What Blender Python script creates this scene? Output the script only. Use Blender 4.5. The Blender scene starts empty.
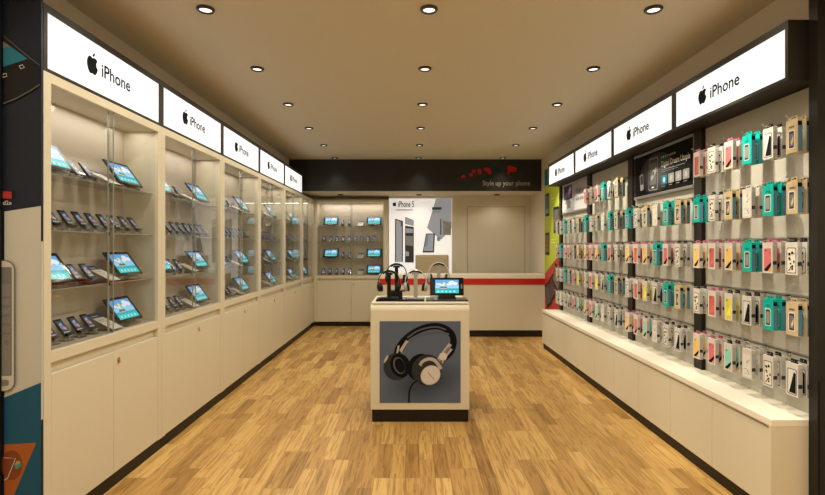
import bpy, math, random
from mathutils import Matrix, Vector
random.seed(7)
sc = bpy.context.scene
COL = sc.collection
PI = math.pi

# ------------------------------------------------------------------ materials
MATS = {}
def mat(name, color=(.8, .8, .8), rough=.5, metal=0.0, emit=0.0, ecol=None, noise=0.0, nscale=20.0, bump=0.0, spec=.5, coat=0.0):
    if name in MATS: return MATS[name]
    m = bpy.data.materials.new(name); m.use_nodes = True
    nt = m.node_tree; b = nt.nodes['Principled BSDF']
    b.inputs['Base Color'].default_value = (*color, 1)
    b.inputs['Roughness'].default_value = rough
    b.inputs['Metallic'].default_value = metal
    b.inputs['Specular IOR Level'].default_value = spec
    if coat: b.inputs['Coat Weight'].default_value = coat
    if emit:
        b.inputs['Emission Color'].default_value = (*(ecol or color), 1)
        b.inputs['Emission Strength'].default_value = emit
    if noise or bump:
        tc = nt.nodes.new('ShaderNodeTexCoord'); n = nt.nodes.new('ShaderNodeTexNoise')
        n.inputs['Scale'].default_value = nscale; n.inputs['Detail'].default_value = 4
        nt.links.new(tc.outputs['Object'], n.inputs['Vector'])
        if noise:
            mx = nt.nodes.new('ShaderNodeMix'); mx.data_type = 'RGBA'
            mx.inputs[6].default_value = (*[c * (1 - noise) for c in color], 1)
            mx.inputs[7].default_value = (*[min(1, c * (1 + noise)) for c in color], 1)
            nt.links.new(n.outputs['Fac'], mx.inputs[0]); nt.links.new(mx.outputs[2], b.inputs['Base Color'])
        if bump:
            bp = nt.nodes.new('ShaderNodeBump'); bp.inputs['Strength'].default_value = bump; bp.inputs['Distance'].default_value = .002
            nt.links.new(n.outputs['Fac'], bp.inputs['Height']); nt.links.new(bp.outputs['Normal'], b.inputs['Normal'])
    MATS[name] = m
    return m

def glass_mat(name, tint=(1, 1, 1), refl=.12, rough=.0, base=0.0):
    """thin clear sheet: transparent, with a fresnel weighted mirror reflection"""
    m = bpy.data.materials.new(name); m.use_nodes = True; nt = m.node_tree
    for n in list(nt.nodes): nt.nodes.remove(n)
    out = nt.nodes.new('ShaderNodeOutputMaterial'); mix = nt.nodes.new('ShaderNodeMixShader')
    tr = nt.nodes.new('ShaderNodeBsdfTransparent'); tr.inputs['Color'].default_value = (*tint, 1)
    gl = nt.nodes.new('ShaderNodeBsdfGlossy'); gl.inputs['Roughness'].default_value = rough
    # Schlick's curve from the angle to the surface, the same for both faces of the sheet
    ge = nt.nodes.new('ShaderNodeNewGeometry'); dt = nt.nodes.new('ShaderNodeVectorMath'); dt.operation = 'DOT_PRODUCT'
    nt.links.new(ge.outputs['Incoming'], dt.inputs[0]); nt.links.new(ge.outputs['Normal'], dt.inputs[1])
    def mm(op, a, b):
        n = nt.nodes.new('ShaderNodeMath'); n.operation = op
        for i, x in enumerate((a, b)):
            if isinstance(x, (int, float)): n.inputs[i].default_value = x
            elif x is not None: nt.links.new(x, n.inputs[i])
        return n.outputs[0]
    p5 = mm('POWER', mm('SUBTRACT', 1.0, mm('ABSOLUTE', dt.outputs['Value'], None)), 5.0)
    k = mm('ADD', mm('MULTIPLY', p5, .9 * refl / .12), .025 * refl / .12 + base)
    nt.links.new(mm('MINIMUM', k, .95), mix.inputs[0])
    nt.links.new(tr.outputs[0], mix.inputs[1]); nt.links.new(gl.outputs[0], mix.inputs[2])
    nt.links.new(mix.outputs[0], out.inputs['Surface'])
    MATS[name] = m
    return m

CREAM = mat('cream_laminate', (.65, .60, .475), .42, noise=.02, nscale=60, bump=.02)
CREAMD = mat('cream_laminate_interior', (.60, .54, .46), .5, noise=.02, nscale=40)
CREAMT = mat('cream_worktop', (.80, .75, .65), .35, noise=.01)
KICK = mat('dark_kick_laminate', (.016, .011, .007), .45, noise=.1, spec=.2)
DARK = mat('dark_brown_frame', (.018, .015, .011), .5, noise=.08, spec=.25)
PILLAR = mat('dark_brown_pillar', (.016, .014, .011), .5, noise=.08, spec=.25)
BLACK = mat('black_plastic', (.006, .006, .0065), .35, spec=.25)
BLACKG = mat('black_gloss', (.005, .005, .006), .12, spec=.35)
CHROME = mat('chrome', (.75, .74, .72), .18, metal=1)
STEEL = mat('brushed_steel', (.62, .61, .60), .35, metal=1)
BRASS = mat('brass_lock', (.62, .42, .13), .3, metal=1)
SIGNW = mat('lit_sign_white', (.3, .3, .3), .5, spec=.1, emit=.86, ecol=(1, .995, .99))
INK = mat('black_lettering', (.008, .010, .012), .8, spec=.05)
ACRYL = glass_mat('clear_acrylic', (.82, .81, .79), .25, .05, .08)
GLASS = glass_mat('cabinet_glass', (.955, .96, .955), .12, 0.0, .0)
SHELFG = glass_mat('shelf_glass', (.86, .87, .85), .22, 0.02, .03)
GLEDGE = mat('polished_glass_edge', (.33, .36, .34), .15)
CEIL = mat('ceiling_paint', (.63, .60, .50), .9, bump=.02)
WALLM = mat('wall_paint', (.66, .60, .49), .85, noise=.015, bump=.04, nscale=80)
RED = mat('red_band', (.52, .012, .012), .3)
LENS = mat('lamp_lens', (1, .95, .85), .4, emit=1.6, ecol=(1, .95, .86))
BEZEL = mat('lamp_bezel', (.035, .03, .025), .35)
WHITEP = mat('white_plastic', (.78, .77, .74), .35)
GREYP = mat('grey_plastic', (.34, .33, .32), .4)
SLAT = mat('slatwall_laminate', (.44, .42, .365), .5, noise=.02, spec=.2)
GROOVE = mat('slatwall_aluminium', (.42, .40, .36), .4, metal=.6)
DECK = mat('stone_grey_deck', (.50, .45, .385), .45, noise=.06, nscale=30)
def pm(name, c, rough=.5): return mat(name, c, rough, spec=.2)
def em(name, c, s=1.0): return mat(name, tuple(x * .2 for x in c), .25, emit=s, ecol=c)

# ------------------------------------------------------------------ mesh builder
class MB:
    def __init__(s): s.v = []; s.f = []; s.m = []; s.mats = []; s.smooth = []
    def mi(s, m):
        if m not in s.mats: s.mats.append(m)
        return s.mats.index(m)
    def add(s, vs, fs, m, smooth=False):
        o = len(s.v); s.v += [tuple(v) for v in vs]; k = s.mi(m)
        for f in fs: s.f.append([i + o for i in f]); s.m.append(k); s.smooth.append(smooth)
        return s
    def box(s, x0, x1, y0, y1, z0, z1, m, bev=0.0):
        x0, x1 = sorted((x0, x1)); y0, y1 = sorted((y0, y1)); z0, z1 = sorted((z0, z1))
        b = min(bev, (x1 - x0) * .45, (y1 - y0) * .45, (z1 - z0) * .45)
        if b <= 0:
            vs = [(x, y, z) for x in (x0, x1) for y in (y0, y1) for z in (z0, z1)]
            fs = [(0, 1, 3, 2), (4, 6, 7, 5), (0, 4, 5, 1), (2, 3, 7, 6), (0, 2, 6, 4), (1, 5, 7, 3)]
            return s.add(vs, fs, m)
        import bmesh
        bm = bmesh.new(); bmesh.ops.create_cube(bm, size=1)
        for v in bm.verts:
            v.co = Vector(((x0 + x1) / 2 + v.co.x * (x1 - x0), (y0 + y1) / 2 + v.co.y * (y1 - y0), (z0 + z1) / 2 + v.co.z * (z1 - z0)))
        bmesh.ops.bevel(bm, geom=list(bm.edges), offset=b, segments=2, profile=.6, affect='EDGES')
        bm.verts.index_update()
        s.add([v.co[:] for v in bm.verts], [[v.index for v in f.verts] for f in bm.faces], m)
        bm.free(); return s
    def prism(s, pts, axis, a0, a1, m):
        """closed outline pts (2D) extruded along axis"""
        n = len(pts)
        def P(p, a): return {'x': (a, p[0], p[1]), 'y': (p[0], a, p[1]), 'z': (p[0], p[1], a)}[axis]
        vs = [P(p, a0) for p in pts] + [P(p, a1) for p in pts]
        fs = [list(range(n))[::-1], list(range(n, 2 * n))] + [(i, (i + 1) % n, n + (i + 1) % n, n + i) for i in range(n)]
        return s.add(vs, fs, m)
    def tube(s, pts, r, m, n=8, flat=None, cap=True):
        """round (or elliptical: flat=(ra, rb)) tube along pts"""
        pts = [Vector(p) for p in pts]; vs = []; up0 = Vector((0, 1, 0)) if flat else Vector((.13, .31, .94))
        for i, p in enumerate(pts):
            t = (pts[min(i + 1, len(pts) - 1)] - pts[max(i - 1, 0)]).normalized()
            a = t.cross(up0)
            if a.length < 1e-4: a = t.cross(Vector((1, 0, 0)))
            a.normalize(); b = t.cross(a).normalized()
            ra, rb = flat if flat else (r if not isinstance(r, (list, tuple)) else r[i],) * 2
            for k in range(n):
                w = 2 * PI * k / n; vs.append(p + a * math.cos(w) * ra + b * math.sin(w) * rb)
        fs = [(i * n + k, i * n + (k + 1) % n, (i + 1) * n + (k + 1) % n, (i + 1) * n + k) for i in range(len(pts) - 1) for k in range(n)]
        if cap: fs += [list(range(n))[::-1], list(range((len(pts) - 1) * n, len(pts) * n))]
        return s.add(vs, fs, m, True)
    def lathe(s, prof, m, n=24, mtx=None):
        """profile (r, h) turned about z"""
        mtx = mtx or Matrix(); vs = []
        for r, h in prof:
            for k in range(n):
                w = 2 * PI * k / n; vs.append(mtx @ Vector((r * math.cos(w), r * math.sin(w), h)))
        fs = [(i * n + k, i * n + (k + 1) % n, (i + 1) * n + (k + 1) % n, (i + 1) * n + k) for i in range(len(prof) - 1) for k in range(n)]
        if prof[0][0] > 1e-6: fs.append(list(range(n))[::-1])
        if prof[-1][0] > 1e-6: fs.append(list(range((len(prof) - 1) * n, len(prof) * n)))
        return s.add(vs, fs, m, True)
    def xf(s, mtx):
        s.v = [tuple(mtx @ Vector(v)) for v in s.v]; return s
    def build(s, name, parent=None, bevel=0.0, local=False):
        """vertices are world coordinates unless local; a child is stored about its parent's origin"""
        me = bpy.data.meshes.new(name)
        off = Vector((0, 0, 0))
        if not local:
            if parent is not None: off = Vector(parent['_w'])
            else:
                lo = [min(v[i] for v in s.v) for i in range(3)]; hi = [max(v[i] for v in s.v) for i in range(3)]
                off = Vector(((lo[0] + hi[0]) / 2, (lo[1] + hi[1]) / 2, lo[2]))
        me.from_pydata([tuple(Vector(v) - off) for v in s.v], [], s.f)
        for m in s.mats: me.materials.append(m)
        me.polygons.foreach_set('material_index', s.m); me.polygons.foreach_set('use_smooth', s.smooth)
        me.update()
        import bmesh
        bm = bmesh.new(); bm.from_mesh(me); bmesh.ops.recalc_face_normals(bm, faces=bm.faces) if not getattr(s, 'flat', False) else None
        bm.to_mesh(me); bm.free()
        o = bpy.data.objects.new(name, me); COL.objects.link(o)
        if parent is not None: o.parent = parent
        elif not local: o.location = off
        if any(s.smooth):
            try: me.set_sharp_from_angle(angle=math.radians(40))
            except Exception: pass
        if not local: o['_w'] = tuple(off)
        else: o['_w'] = (0, 0, 0)
        return o

# flat print: coloured shapes in the (u, v) plane facing -Y, each a hair in front of the last
_text_cache = {}
def text_polys(body, size, width=None, align='l'):
    key = (body, size, width, align)
    if key in _text_cache: return _text_cache[key]
    c = bpy.data.curves.new('t', 'FONT'); c.body = body; c.size = size; c.resolution_u = 3; c.offset = size * (.016 if body.startswith('iPhone') else .004)
    o = bpy.data.objects.new('t', c); COL.objects.link(o)
    dg = bpy.context.evaluated_depsgraph_get(); dg.update()
    me = bpy.data.meshes.new_from_object(o.evaluated_get(dg))
    vs = [(v.co.x, v.co.y) for v in me.vertices]; fs = [list(p.vertices) for p in me.polygons]
    bpy.data.objects.remove(o); bpy.data.meshes.remove(me); bpy.data.curves.remove(c)
    if vs:
        x0 = min(v[0] for v in vs); x1 = max(v[0] for v in vs)
        k = (width / (x1 - x0)) if width else 1
        dx = {'l': 0, 'c': -(x1 - x0) * k / 2, 'r': -(x1 - x0) * k}[align]
        vs = [((v[0] - x0) * k + dx, v[1]) for v in vs]
    _text_cache[key] = (vs, fs); return vs, fs

class Flat(MB):
    STEP = .0005
    def __init__(s): super().__init__(); s.flat = True; s.l = 0
    def poly(s, pts, m, layer=None):
        s.l = s.l + 1 if layer is None else layer
        y = -s.l * s.STEP
        a = sum(pts[i][0] * pts[(i + 1) % len(pts)][1] - pts[(i + 1) % len(pts)][0] * pts[i][1] for i in range(len(pts)))
        if a < 0: pts = pts[::-1]
        return s.add([(u, y, v) for u, v in pts], [list(range(len(pts)))], m)
    def rect(s, u0, u1, v0, v1, m, layer=None): return s.poly([(u0, v0), (u1, v0), (u1, v1), (u0, v1)], m, layer)
    def rrect(s, u0, u1, v0, v1, r, m, rot=0, layer=None):
        cu, cv = (u0 + u1) / 2, (v0 + v1) / 2; P = []
        for (cx, cy, a0) in ((u1 - r, v1 - r, 0), (u0 + r, v1 - r, 90), (u0 + r, v0 + r, 180), (u1 - r, v0 + r, 270)):
            for k in range(5):
                w = math.radians(a0 + 22.5 * k); P.append((cx + r * math.cos(w), cy + r * math.sin(w)))
        c, q = math.cos(rot), math.sin(rot)
        return s.poly([(cu + (a - cu) * c - (b - cv) * q, cv + (a - cu) * q + (b - cv) * c) for a, b in P], m, layer)
    def ell(s, cu, cv, ru, rv, m, rot=0, n=24, layer=None):
        c, q = math.cos(rot), math.sin(rot); P = []
        for k in range(n):
            w = 2 * PI * k / n; a, b = ru * math.cos(w), rv * math.sin(w); P.append((cu + a * c - b * q, cv + a * q + b * c))
        return s.poly(P, m, layer)
    def band(s, pts, w, m, layer=None):
        """thick polyline"""
        s.l = s.l + 1 if layer is None else layer
        y = -s.l * s.STEP; L = []; R = []
        for i, p in enumerate(pts):
            a = pts[max(i - 1, 0)]; b = pts[min(i + 1, len(pts) - 1)]
            d = math.hypot(b[0] - a[0], b[1] - a[1]) or 1; n = (-(b[1] - a[1]) / d, (b[0] - a[0]) / d)
            ww = w[i] / 2 if isinstance(w, (list, tuple)) else w / 2
            L.append((p[0] + n[0] * ww, y, p[1] + n[1] * ww)); R.append((p[0] - n[0] * ww, y, p[1] - n[1] * ww))
        n = len(pts)
        return s.add(L + R, [(n + i, n + i + 1, i + 1, i) for i in range(n - 1)], m)
    def text(s, body, u, v, size, m, width=None, align='l', layer=None):
        s.l = s.l + 1 if layer is None else layer
        vs, fs = text_polys(body, size, width, align)
        return s.add([(u + a, -s.l * s.STEP, v + b) for a, b in vs], fs, m)
    def place(s, loc, rz):
        return s.xf(Matrix.Translation(loc) @ Matrix.Rotation(rz, 4, 'Z'))

FACE_R, FACE_L, FACE_B = PI / 2, -PI / 2, 0.0       # facing +X (on the wall at -X), facing -X, facing -Y

# ------------------------------------------------------------------ object helpers
def tag(o, label, cat, group=None):
    o['label'] = label; o['category'] = cat
    if group: o['group'] = group
    return o
def thing(name, label, cat, loc=(0, 0, 0), rz=0, group=None):
    o = bpy.data.objects.new(name, None); COL.objects.link(o); o.empty_display_size = .1
    o.location = loc; o.rotation_euler = (0, 0, rz); o['_w'] = tuple(loc)
    return tag(o, label, cat, group)
def struct(o): o['kind'] = 'structure'; return o
def copy_thing(src, loc, rz, label, group=None):
    r = src.copy(); COL.objects.link(r); r.location = loc; r.rotation_euler = (0, 0, rz); r['label'] = label
    if group: r['group'] = group
    for ch in KIDS[src.name]:
        c = ch.copy(); COL.objects.link(c); c.parent = r
        for g in KIDS.get(ch.name, []):
            d = g.copy(); COL.objects.link(d); d.parent = c
    return r
KIDS = {}
class Proto:
    """first use moves the built thing itself, later uses copy it"""
    def __init__(s, root):
        s.root = root; s.used = False
        for o in [root] + list(root.children_recursive): KIDS[o.name] = list(o.children)
    def put(s, loc, rz, label, group=None):
        if not s.used:
            s.used = True; r = s.root; r.location = loc; r.rotation_euler = (0, 0, rz); r['label'] = label
            if group: r['group'] = group
            return r
        return copy_thing(s.root, loc, rz, label, group)
def ordi(n): return ['first', 'second', 'third', 'fourth', 'fifth', 'sixth', 'seventh', 'eighth', 'ninth', 'tenth', 'eleventh'][n]

# ------------------------------------------------------------------ room
ZC = 2.82; XL = -2.0; XR = 2.09; YB = 8.88; YF = -2.2
def wood():
    m = bpy.data.materials.new('oak_parquet'); m.use_nodes = True; nt = m.node_tree; N = nt.nodes; L = nt.links
    b = N['Principled BSDF']
    tc = N.new('ShaderNodeTexCoord'); sp = N.new('ShaderNodeSeparateXYZ'); L.new(tc.outputs['Object'], sp.inputs[0])
    def math_(op, a, bb=None, c=None):
        n = N.new('ShaderNodeMath'); n.operation = op
        for i, x in enumerate((a, bb, c)):
            if x is None: continue
            if isinstance(x, (int, float)): n.inputs[i].default_value = x
            else: L.new(x, n.inputs[i])
        return n.outputs[0]
    X, Y = sp.outputs[0], sp.outputs[1]
    W, LEN = .092, .52
    cx = math_('FLOOR', math_('DIVIDE', X, W))
    wn = N.new('ShaderNodeTexWhiteNoise'); wn.noise_dimensions = '1D'; L.new(cx, wn.inputs['W'])
    # joints fall on a few shared offsets, so that staves line up in blocks
    off = math_('MULTIPLY', math_('FLOOR', math_('MULTIPLY', wn.outputs['Value'], 4)), .25)
    fy = math_('ADD', math_('DIVIDE', Y, LEN), off)
    cy = math_('FLOOR', fy)
    cv = N.new('ShaderNodeCombineXYZ'); L.new(cx, cv.inputs[0]); L.new(cy, cv.inputs[1])
    w2 = N.new('ShaderNodeTexWhiteNoise'); w2.noise_dimensions = '3D'; L.new(cv.outputs[0], w2.inputs['Vector'])
    ramp = N.new('ShaderNodeValToRGB'); L.new(w2.outputs['Value'], ramp.inputs[0])
    e = ramp.color_ramp.elements
    e[0].position = 0; e[0].color = (.30, .165, .048, 1); e[1].position = 1; e[1].color = (.59, .39, .145, 1)
    for p, c in ((.2, (.41, .24, .076, 1)), (.5, (.475, .29, .096, 1)), (.8, (.54, .345, .12, 1))):
        q = e.new(p); q.color = c
    # grain: noise stretched along the stave
    mp = N.new('ShaderNodeMapping'); mp.inputs['Scale'].default_value = (36, 2.0, 1)
    va = N.new('ShaderNodeVectorMath'); va.operation = 'ADD'
    vs = N.new('ShaderNodeVectorMath'); vs.operation = 'SCALE'; vs.inputs['Scale'].default_value = 7.3
    L.new(w2.outputs['Color'], vs.inputs[0]); L.new(tc.outputs['Object'], va.inputs[0]); L.new(vs.outputs[0], va.inputs[1])
    L.new(va.outputs[0], mp.inputs['Vector'])
    n1 = N.new('ShaderNodeTexNoise'); n1.inputs['Scale'].default_value = 1.6; n1.inputs['Detail'].default_value = 6; n1.inputs['Distortion'].default_value = 1.1
    L.new(mp.outputs[0], n1.inputs['Vector'])
    r2 = N.new('ShaderNodeValToRGB'); L.new(n1.outputs['Fac'], r2.inputs[0])
    r2.color_ramp.elements[0].position = .36; r2.color_ramp.elements[0].color = (.56, .46, .35, 1)
    r2.color_ramp.elements[1].position = .54; r2.color_ramp.elements[1].color = (1.18, 1.15, 1.10, 1)
    mx = N.new('ShaderNodeMix'); mx.data_type = 'RGBA'; mx.blend_type = 'MULTIPLY'; mx.inputs[0].default_value = .72
    L.new(ramp.outputs[0], mx.inputs[6]); L.new(r2.outputs[0], mx.inputs[7])
    # fine seams
    fx = math_('FRACT', math_('DIVIDE', X, W)); ex = math_('LESS_THAN', fx, .022)
    ey = math_('LESS_THAN', math_('FRACT', fy), .006)
    seam = math_('MAXIMUM', ex, ey)
    m2 = N.new('ShaderNodeMix'); m2.data_type = 'RGBA'; m2.inputs[7].default_value = (.22, .12, .04, 1)
    L.new(math_('MULTIPLY', seam, .7), m2.inputs[0]); L.new(mx.outputs[2], m2.inputs[6])
    L.new(m2.outputs[2], b.inputs['Base Color'])
    b.inputs['Roughness'].default_value = .36; b.inputs['Specular IOR Level'].default_value = .35
    return m
struct(MB().box(XL, XR, YF, 9.3, -.05, 0, wood()).build('floor'))
f = bpy.data.objects['floor']
struct(MB().box(XL, XR, YF, 9.3, ZC, ZC + .05, CEIL).build('ceiling'))
struct(MB().box(XL - .1, XL, YF, 9.3, 0, ZC, WALLM).build('wall_left'))
struct(MB().box(XR, XR + .1, YF, 9.3, 0, ZC, WALLM).build('wall_right'))
struct(MB().box(XL, XR, YF - .1, YF, 0, ZC, WALLM).build('wall_front'))
wb = MB().box(XL, -.425, 9.15, 9.3, 0, 2.307, WALLM)       # behind the built-in cabinet
wb.box(-.425, XR, YB, 9.3, 0, 2.307, WALLM)
struct(wb.build('wall_back'))
struct(MB().box(XL, XR, 8.12, 9.3, 2.307, ZC, WALLM).build('trim_1'))
# flush door in the back wall
d = struct(MB().box(.98, 1.99, YB - .006, YB, 0, 2.11, WALLM).build('door_1'))
fr = MB()
SEAMM = mat('door_shadow_gap', (.25, .2, .14), .8)
fr.box(.972, .98, YB - .003, YB, 0, 2.118, SEAMM); fr.box(1.99, 1.998, YB - .003, YB, 0, 2.118, SEAMM); fr.box(.98, 1.99, YB - .003, YB, 2.11, 2.118, SEAMM)
struct(fr.build('trim_2'))

# pillars that frame the shop front
pr = thing('shopfront_pillar', 'dark brown full height pillar at the near end of the slatwall', 'pillar', (2.02, 2.42, 0))
MB().box(1.985, XR - .001, 2.45, 2.505, 0, ZC - .001, PILLAR).build('column', pr)
MB().box(1.992, XR - .001, 2.443, 2.45, 0, .742, PILLAR, .003).build('base_panel', pr)
pl = thing('end_poster', 'tall navy, grey and blue phone poster board beside the nearest cabinet', 'poster', (-2.0, 2.354, 0))

# the print on its face: pixel positions turned into metres on the plane y = 2.352
NAVY = pm('print_navy', (.014, .018, .032)); PGREY = pm('print_grey', (.52, .51, .47)); PBLUE = pm('print_petrol_blue', (.012, .085, .165)); PORNG = pm('print_orange', (.36, .105, .022))
PORN2 = pm('print_dark_orange', (.21, .055, .016)); PCYAN = pm('print_cyan', (.02, .155, .235)); PTEAL = pm('print_teal', (.06, .30, .26)); PWHT = pm('print_white', (.62, .62, .6)); PSMOKE = pm('print_smoke', (.16, .16, .15)); PBLK = pm('print_black', (.01, .01, .012)); PRED = pm('print_red', (.36, .035, .035)); PEDGE = pm('print_bevel', (.11, .10, .085)); PMID = pm('print_mid_grey', (.20, .20, .19)); PSWIRL = pm('print_navy_swirl', (.022, .028, .045))
for z0, z1, m in ((0, .588, NAVY), (.588, 1.426, PGREY), (1.426, ZC - .001, NAVY)):
    if m is NAVY and z0 == 0: bb = MB().box(XL + .001, -1.7435, 2.348, 2.3605, z0, z1, m)
    else: bb.box(XL + .001, -1.7435, 2.348, 2.3605, z0, z1, m)
bb.build('poster_board', pl)
def P2(x, y, D=2.3475): return ((x - 412.5) * D / 500, 1.4 - (y - 247) * D / 500)
def pp(L): return [P2(*p) for p in L]
F = Flat()
xr = 41.2
F.poly([(-1.998, 0), (-1.744, 0), (-1.744, ZC - .002), (-1.998, ZC - .002)], NAVY)
F.poly(pp([(4.5, 211.5), (41, 206), (41, 382.5), (4.5, 397.5)]), PGREY)
F.poly([P2(4.5, 397.5), P2(41.1, 382.5), (P2(41.1, 0)[0], 0), (P2(4.5, 0)[0], 0)], PBLUE)
F.poly(pp([(4.5, 444.5), (36.5, 442.5), (12, 500), (4.5, 520)]), PORNG)
F.ell(*P2(12, 465), .05, .07, PORN2)
F.band(pp([(4.5, 457.5), (16, 458), (8, 478), (4.5, 480)]), .003, PWHT)
F.poly(pp([(14.5, 463), (21, 461), (22, 466), (16, 469)]), PTEAL)
F.poly(pp([(17, 461), (20, 460.5), (20.5, 463), (16, 465)]), pm('print_gold', (.45, .33, .05)))
for (x, y, r) in ((8, 8, 7), (20, 4, 9), (31, 12, 8), (14, 24, 5), (26, 26, 4)):
    F.band([(P2(x, y)[0] + r * .0045 * math.cos(a * .55), P2(x, y)[1] + r * .0045 * math.sin(a * .55)) for a in range(9)], .004, PSWIRL)
F.poly(pp([(4.5, 36.5), (28, 56), (41, 66), (41, 85), (30, 92), (17, 99), (4.5, 104)]), PBLK)
F.band(pp([(41, 85), (30, 92), (17, 99), (4.5, 104)]), .006, PEDGE); F.band(pp([(4.5, 36.5), (28, 56), (41, 66)]), .004, PEDGE)
F.poly(pp([(4.5, 49), (12, 47), (29, 59.5), (4.5, 67.5)]), PCYAN); F.poly(pp([(4.5, 42), (12, 47), (4.5, 49)]), PSMOKE)
F.band(pp([(20.5, 66.5), (24, 65.5), (26, 68), (22.5, 69.5), (20.5, 66.5)]), .003, PWHT); F.band(pp([(4.5, 75), (8, 74), (8.5, 77), (4.5, 78)]), .003, PWHT)
F.poly(pp([(4.5, 191.5), (13.5, 192), (13.5, 199), (4.5, 198.5)]), PRED)
F.text('d2e', *P2(4.8, 205), .028, PWHT)
def rr(x0, x1, y0, y1, r, m): a = P2(x0, y1); b = P2(x1, y0); F.rrect(a[0], b[0], a[1], b[1], r, m)
rr(-12, 16.6, 260, 391, .045, PEDGE); rr(-12, 15.9, 261, 390, .042, PGREY); rr(-12, 13.8, 267, 375, .008, PSMOKE)
rr(-12, 13, 284, 374, .004, PMID); F.ell(*P2(9, 342), .012, .012, PSMOKE); rr(-2, 11, 379, 385, .01, PMID)
for k in range(5): F.rect(P2(4.6, 0)[0], P2(12.5, 0)[0], P2(0, 296 + k * 9)[1] - .01, P2(0, 296 + k * 9)[1], PSMOKE, F.l + 1)
# keep the print on the pillar face only
F.v = [(max(min(x, -1.7440), XL + .002), y, min(max(z, 0), ZC)) for x, y, z in F.v]
F.xf(Matrix.Translation((0, 2.348, 0))).build('poster_print', pl)
MB().box(XL + .001, P2(4.4, 0)[0] - .002, 2.325, 2.3475 - .014, 0, ZC - .001, BLACK).build('edge_strip', pl)

# ------------------------------------------------------------------ display cabinets
Z0, Z1 = .898, 2.19          # glazed opening
SHELVES = (1.19, 1.484, 1.768)
def cabinet(name, label, d0, d1, to_world, near_stile=.05, far_stile=.05, locks=True):
    """local u along the run (d0..d1), w = depth behind the front plane (0 front, .24 back); to_world(u, w) -> x, y"""
    def bx(mb, u0, u1, w0, w1, z0, z1, m, bev=0):
        a = to_world(u0, w0); b = to_world(u1, w1); mb.box(a[0], b[0], a[1], b[1], z0, z1, m, bev)
    c = to_world((d0 + d1) / 2, .13)
    root = thing('display_cabinet', label, 'cabinet', (c[0], c[1], 0), 0, 'glazed display cabinets')
    W = .253
    body = MB()
    bx(body, d0 + .0015, d0 + near_stile, 0, W, .075, 2.236, CREAM)
    bx(body, d1 - far_stile, d1 - .0015, 0, W, .075, 2.236, CREAM)
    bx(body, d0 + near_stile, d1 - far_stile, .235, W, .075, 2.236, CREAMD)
    bx(body, d0 + near_stile, d1 - far_stile, 0, .235, Z1, 2.236, CREAM)
    bx(body, d0 + near_stile, d1 - far_stile, 0, .235, .842, Z0 - .004, CREAM)
    bx(body, d0 + near_stile, d1 - far_stile, .03, .235, .79, .842, CREAM)
    bx(body, d0 + near_stile, d1 - far_stile, .025, .235, .075, .79, CREAM)
    body.build('carcass', root)
    dk = MB(); bx(dk, d0 + near_stile, d1 - far_stile, .012, .235, Z0 - .004, Z0, DECK); dk.build('deck', root)
    kb = MB(); bx(kb, d0 + .0015, d1 - .0015, .006, W, 0, .075, KICK); kb.build('kick_board', root)
    mid = (d0 + d1) / 2; a0, a1 = d0 + near_stile + .002, d1 - far_stile - .002
    for k, (u0, u1) in enumerate(((a0, mid - .0015), (mid + .0015, a1))):
        db = MB(); bx(db, u0, u1, .001, .024, .078, .786, CREAM, .002); dr = db.build('cupboard_door', root)
        if k == 1:
            lk = MB(); p = to_world(u0 + .045, .001); q = to_world(u0 + .045, -.004)
            dirv = Vector((q[0] - p[0], q[1] - p[1], 0)).normalized()
            R = Vector((0, 0, 1)).rotation_difference(dirv).to_matrix().to_4x4()
            T = Matrix.Translation((p[0], p[1], .735))
            lk.lathe([(.0001, .005), (.012, .005), (.013, 0)], BRASS, 12, T @ R)
            lk.tube([Vector((p[0], p[1], .733)) + dirv * .004, Vector((p[0], p[1], .712)) + dirv * .007], .005, BRASS, 6)
            o = lk.build('door_lock', dr); o.location = -Vector((0, 0, 0))
            o.data.transform(Matrix.Translation(Vector(root['_w']) * 0))
            o['label'] = 'small brass lock with key'
    # sliding glass panes
    for k, (u0, u1, w) in enumerate(((a0, mid + .018, .012), (mid - .018, a1, .022))):
        g = MB(); bx(g, u0, u1, w, w + .004, Z0 + .002, Z1 - .002, GLASS)
        pane = g.build('glass_pane', root)
        e = MB(); ue = u1 if k == 0 else u0
        bx(e, ue - .0022, ue + .0022, w - .0005, w + .0045, Z0 + .002, Z1 - .002, GLEDGE)
        e.build('pane_edge', pane)
    sp = MB(); a = to_world(mid + .004, .034)
    sp.tube([(a[0], a[1], Z0), (a[0], a[1], Z1)], .0045, STEEL, 8)
    for z in SHELVES: sp.lathe([(.008, -.009), (.009, 0), (.008, .009)], BLACK, 8, Matrix.Translation((a[0], a[1], z - .006)))
    sp.build('shelf_post', root)
    for z in SHELVES:
        g = MB(); bx(g, a0, a1, .040, .233, z - .006, z, SHELFG); s_ = g.build('glass_shelf', root)
        e = MB(); bx(e, a0, a1, .038, .040, z - .006, z, GLEDGE); e.build('shelf_edge', s_)
    return root
XC = -1.743
def tw_left(u, w): return (XC - w, u)
def tw_back(u, w): return (u, 8.855 + w)
U = 1.114; L0 = 2.362
CN = ['nearest', 'second', 'third', 'fourth', 'fifth']
for i in range(5):
    cabinet('display_cabinet', ['cream glazed cabinet nearest the navy poster pillar, first in the row', 'second cream glazed cabinet from the poster pillar, sharp poster reflection in its glass',
        'third cream glazed cabinet from the poster pillar, in the middle of the row', 'fourth cream glazed cabinet from the poster pillar', 'fifth cream glazed cabinet from the poster pillar, under the last lit sign'][i],
        L0 + U * i, L0 + U * (i + 1), tw_left)
cabinet('display_cabinet', 'short cream corner cabinet without a lit sign, at the far end of the row', L0 + 5 * U, 8.85, tw_left, far_stile=.02)
cabinet('display_cabinet', 'cream glazed cabinet built into the back wall facing the entrance', -1.742, -.43, tw_back, near_stile=.055, far_stile=.085)
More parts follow.
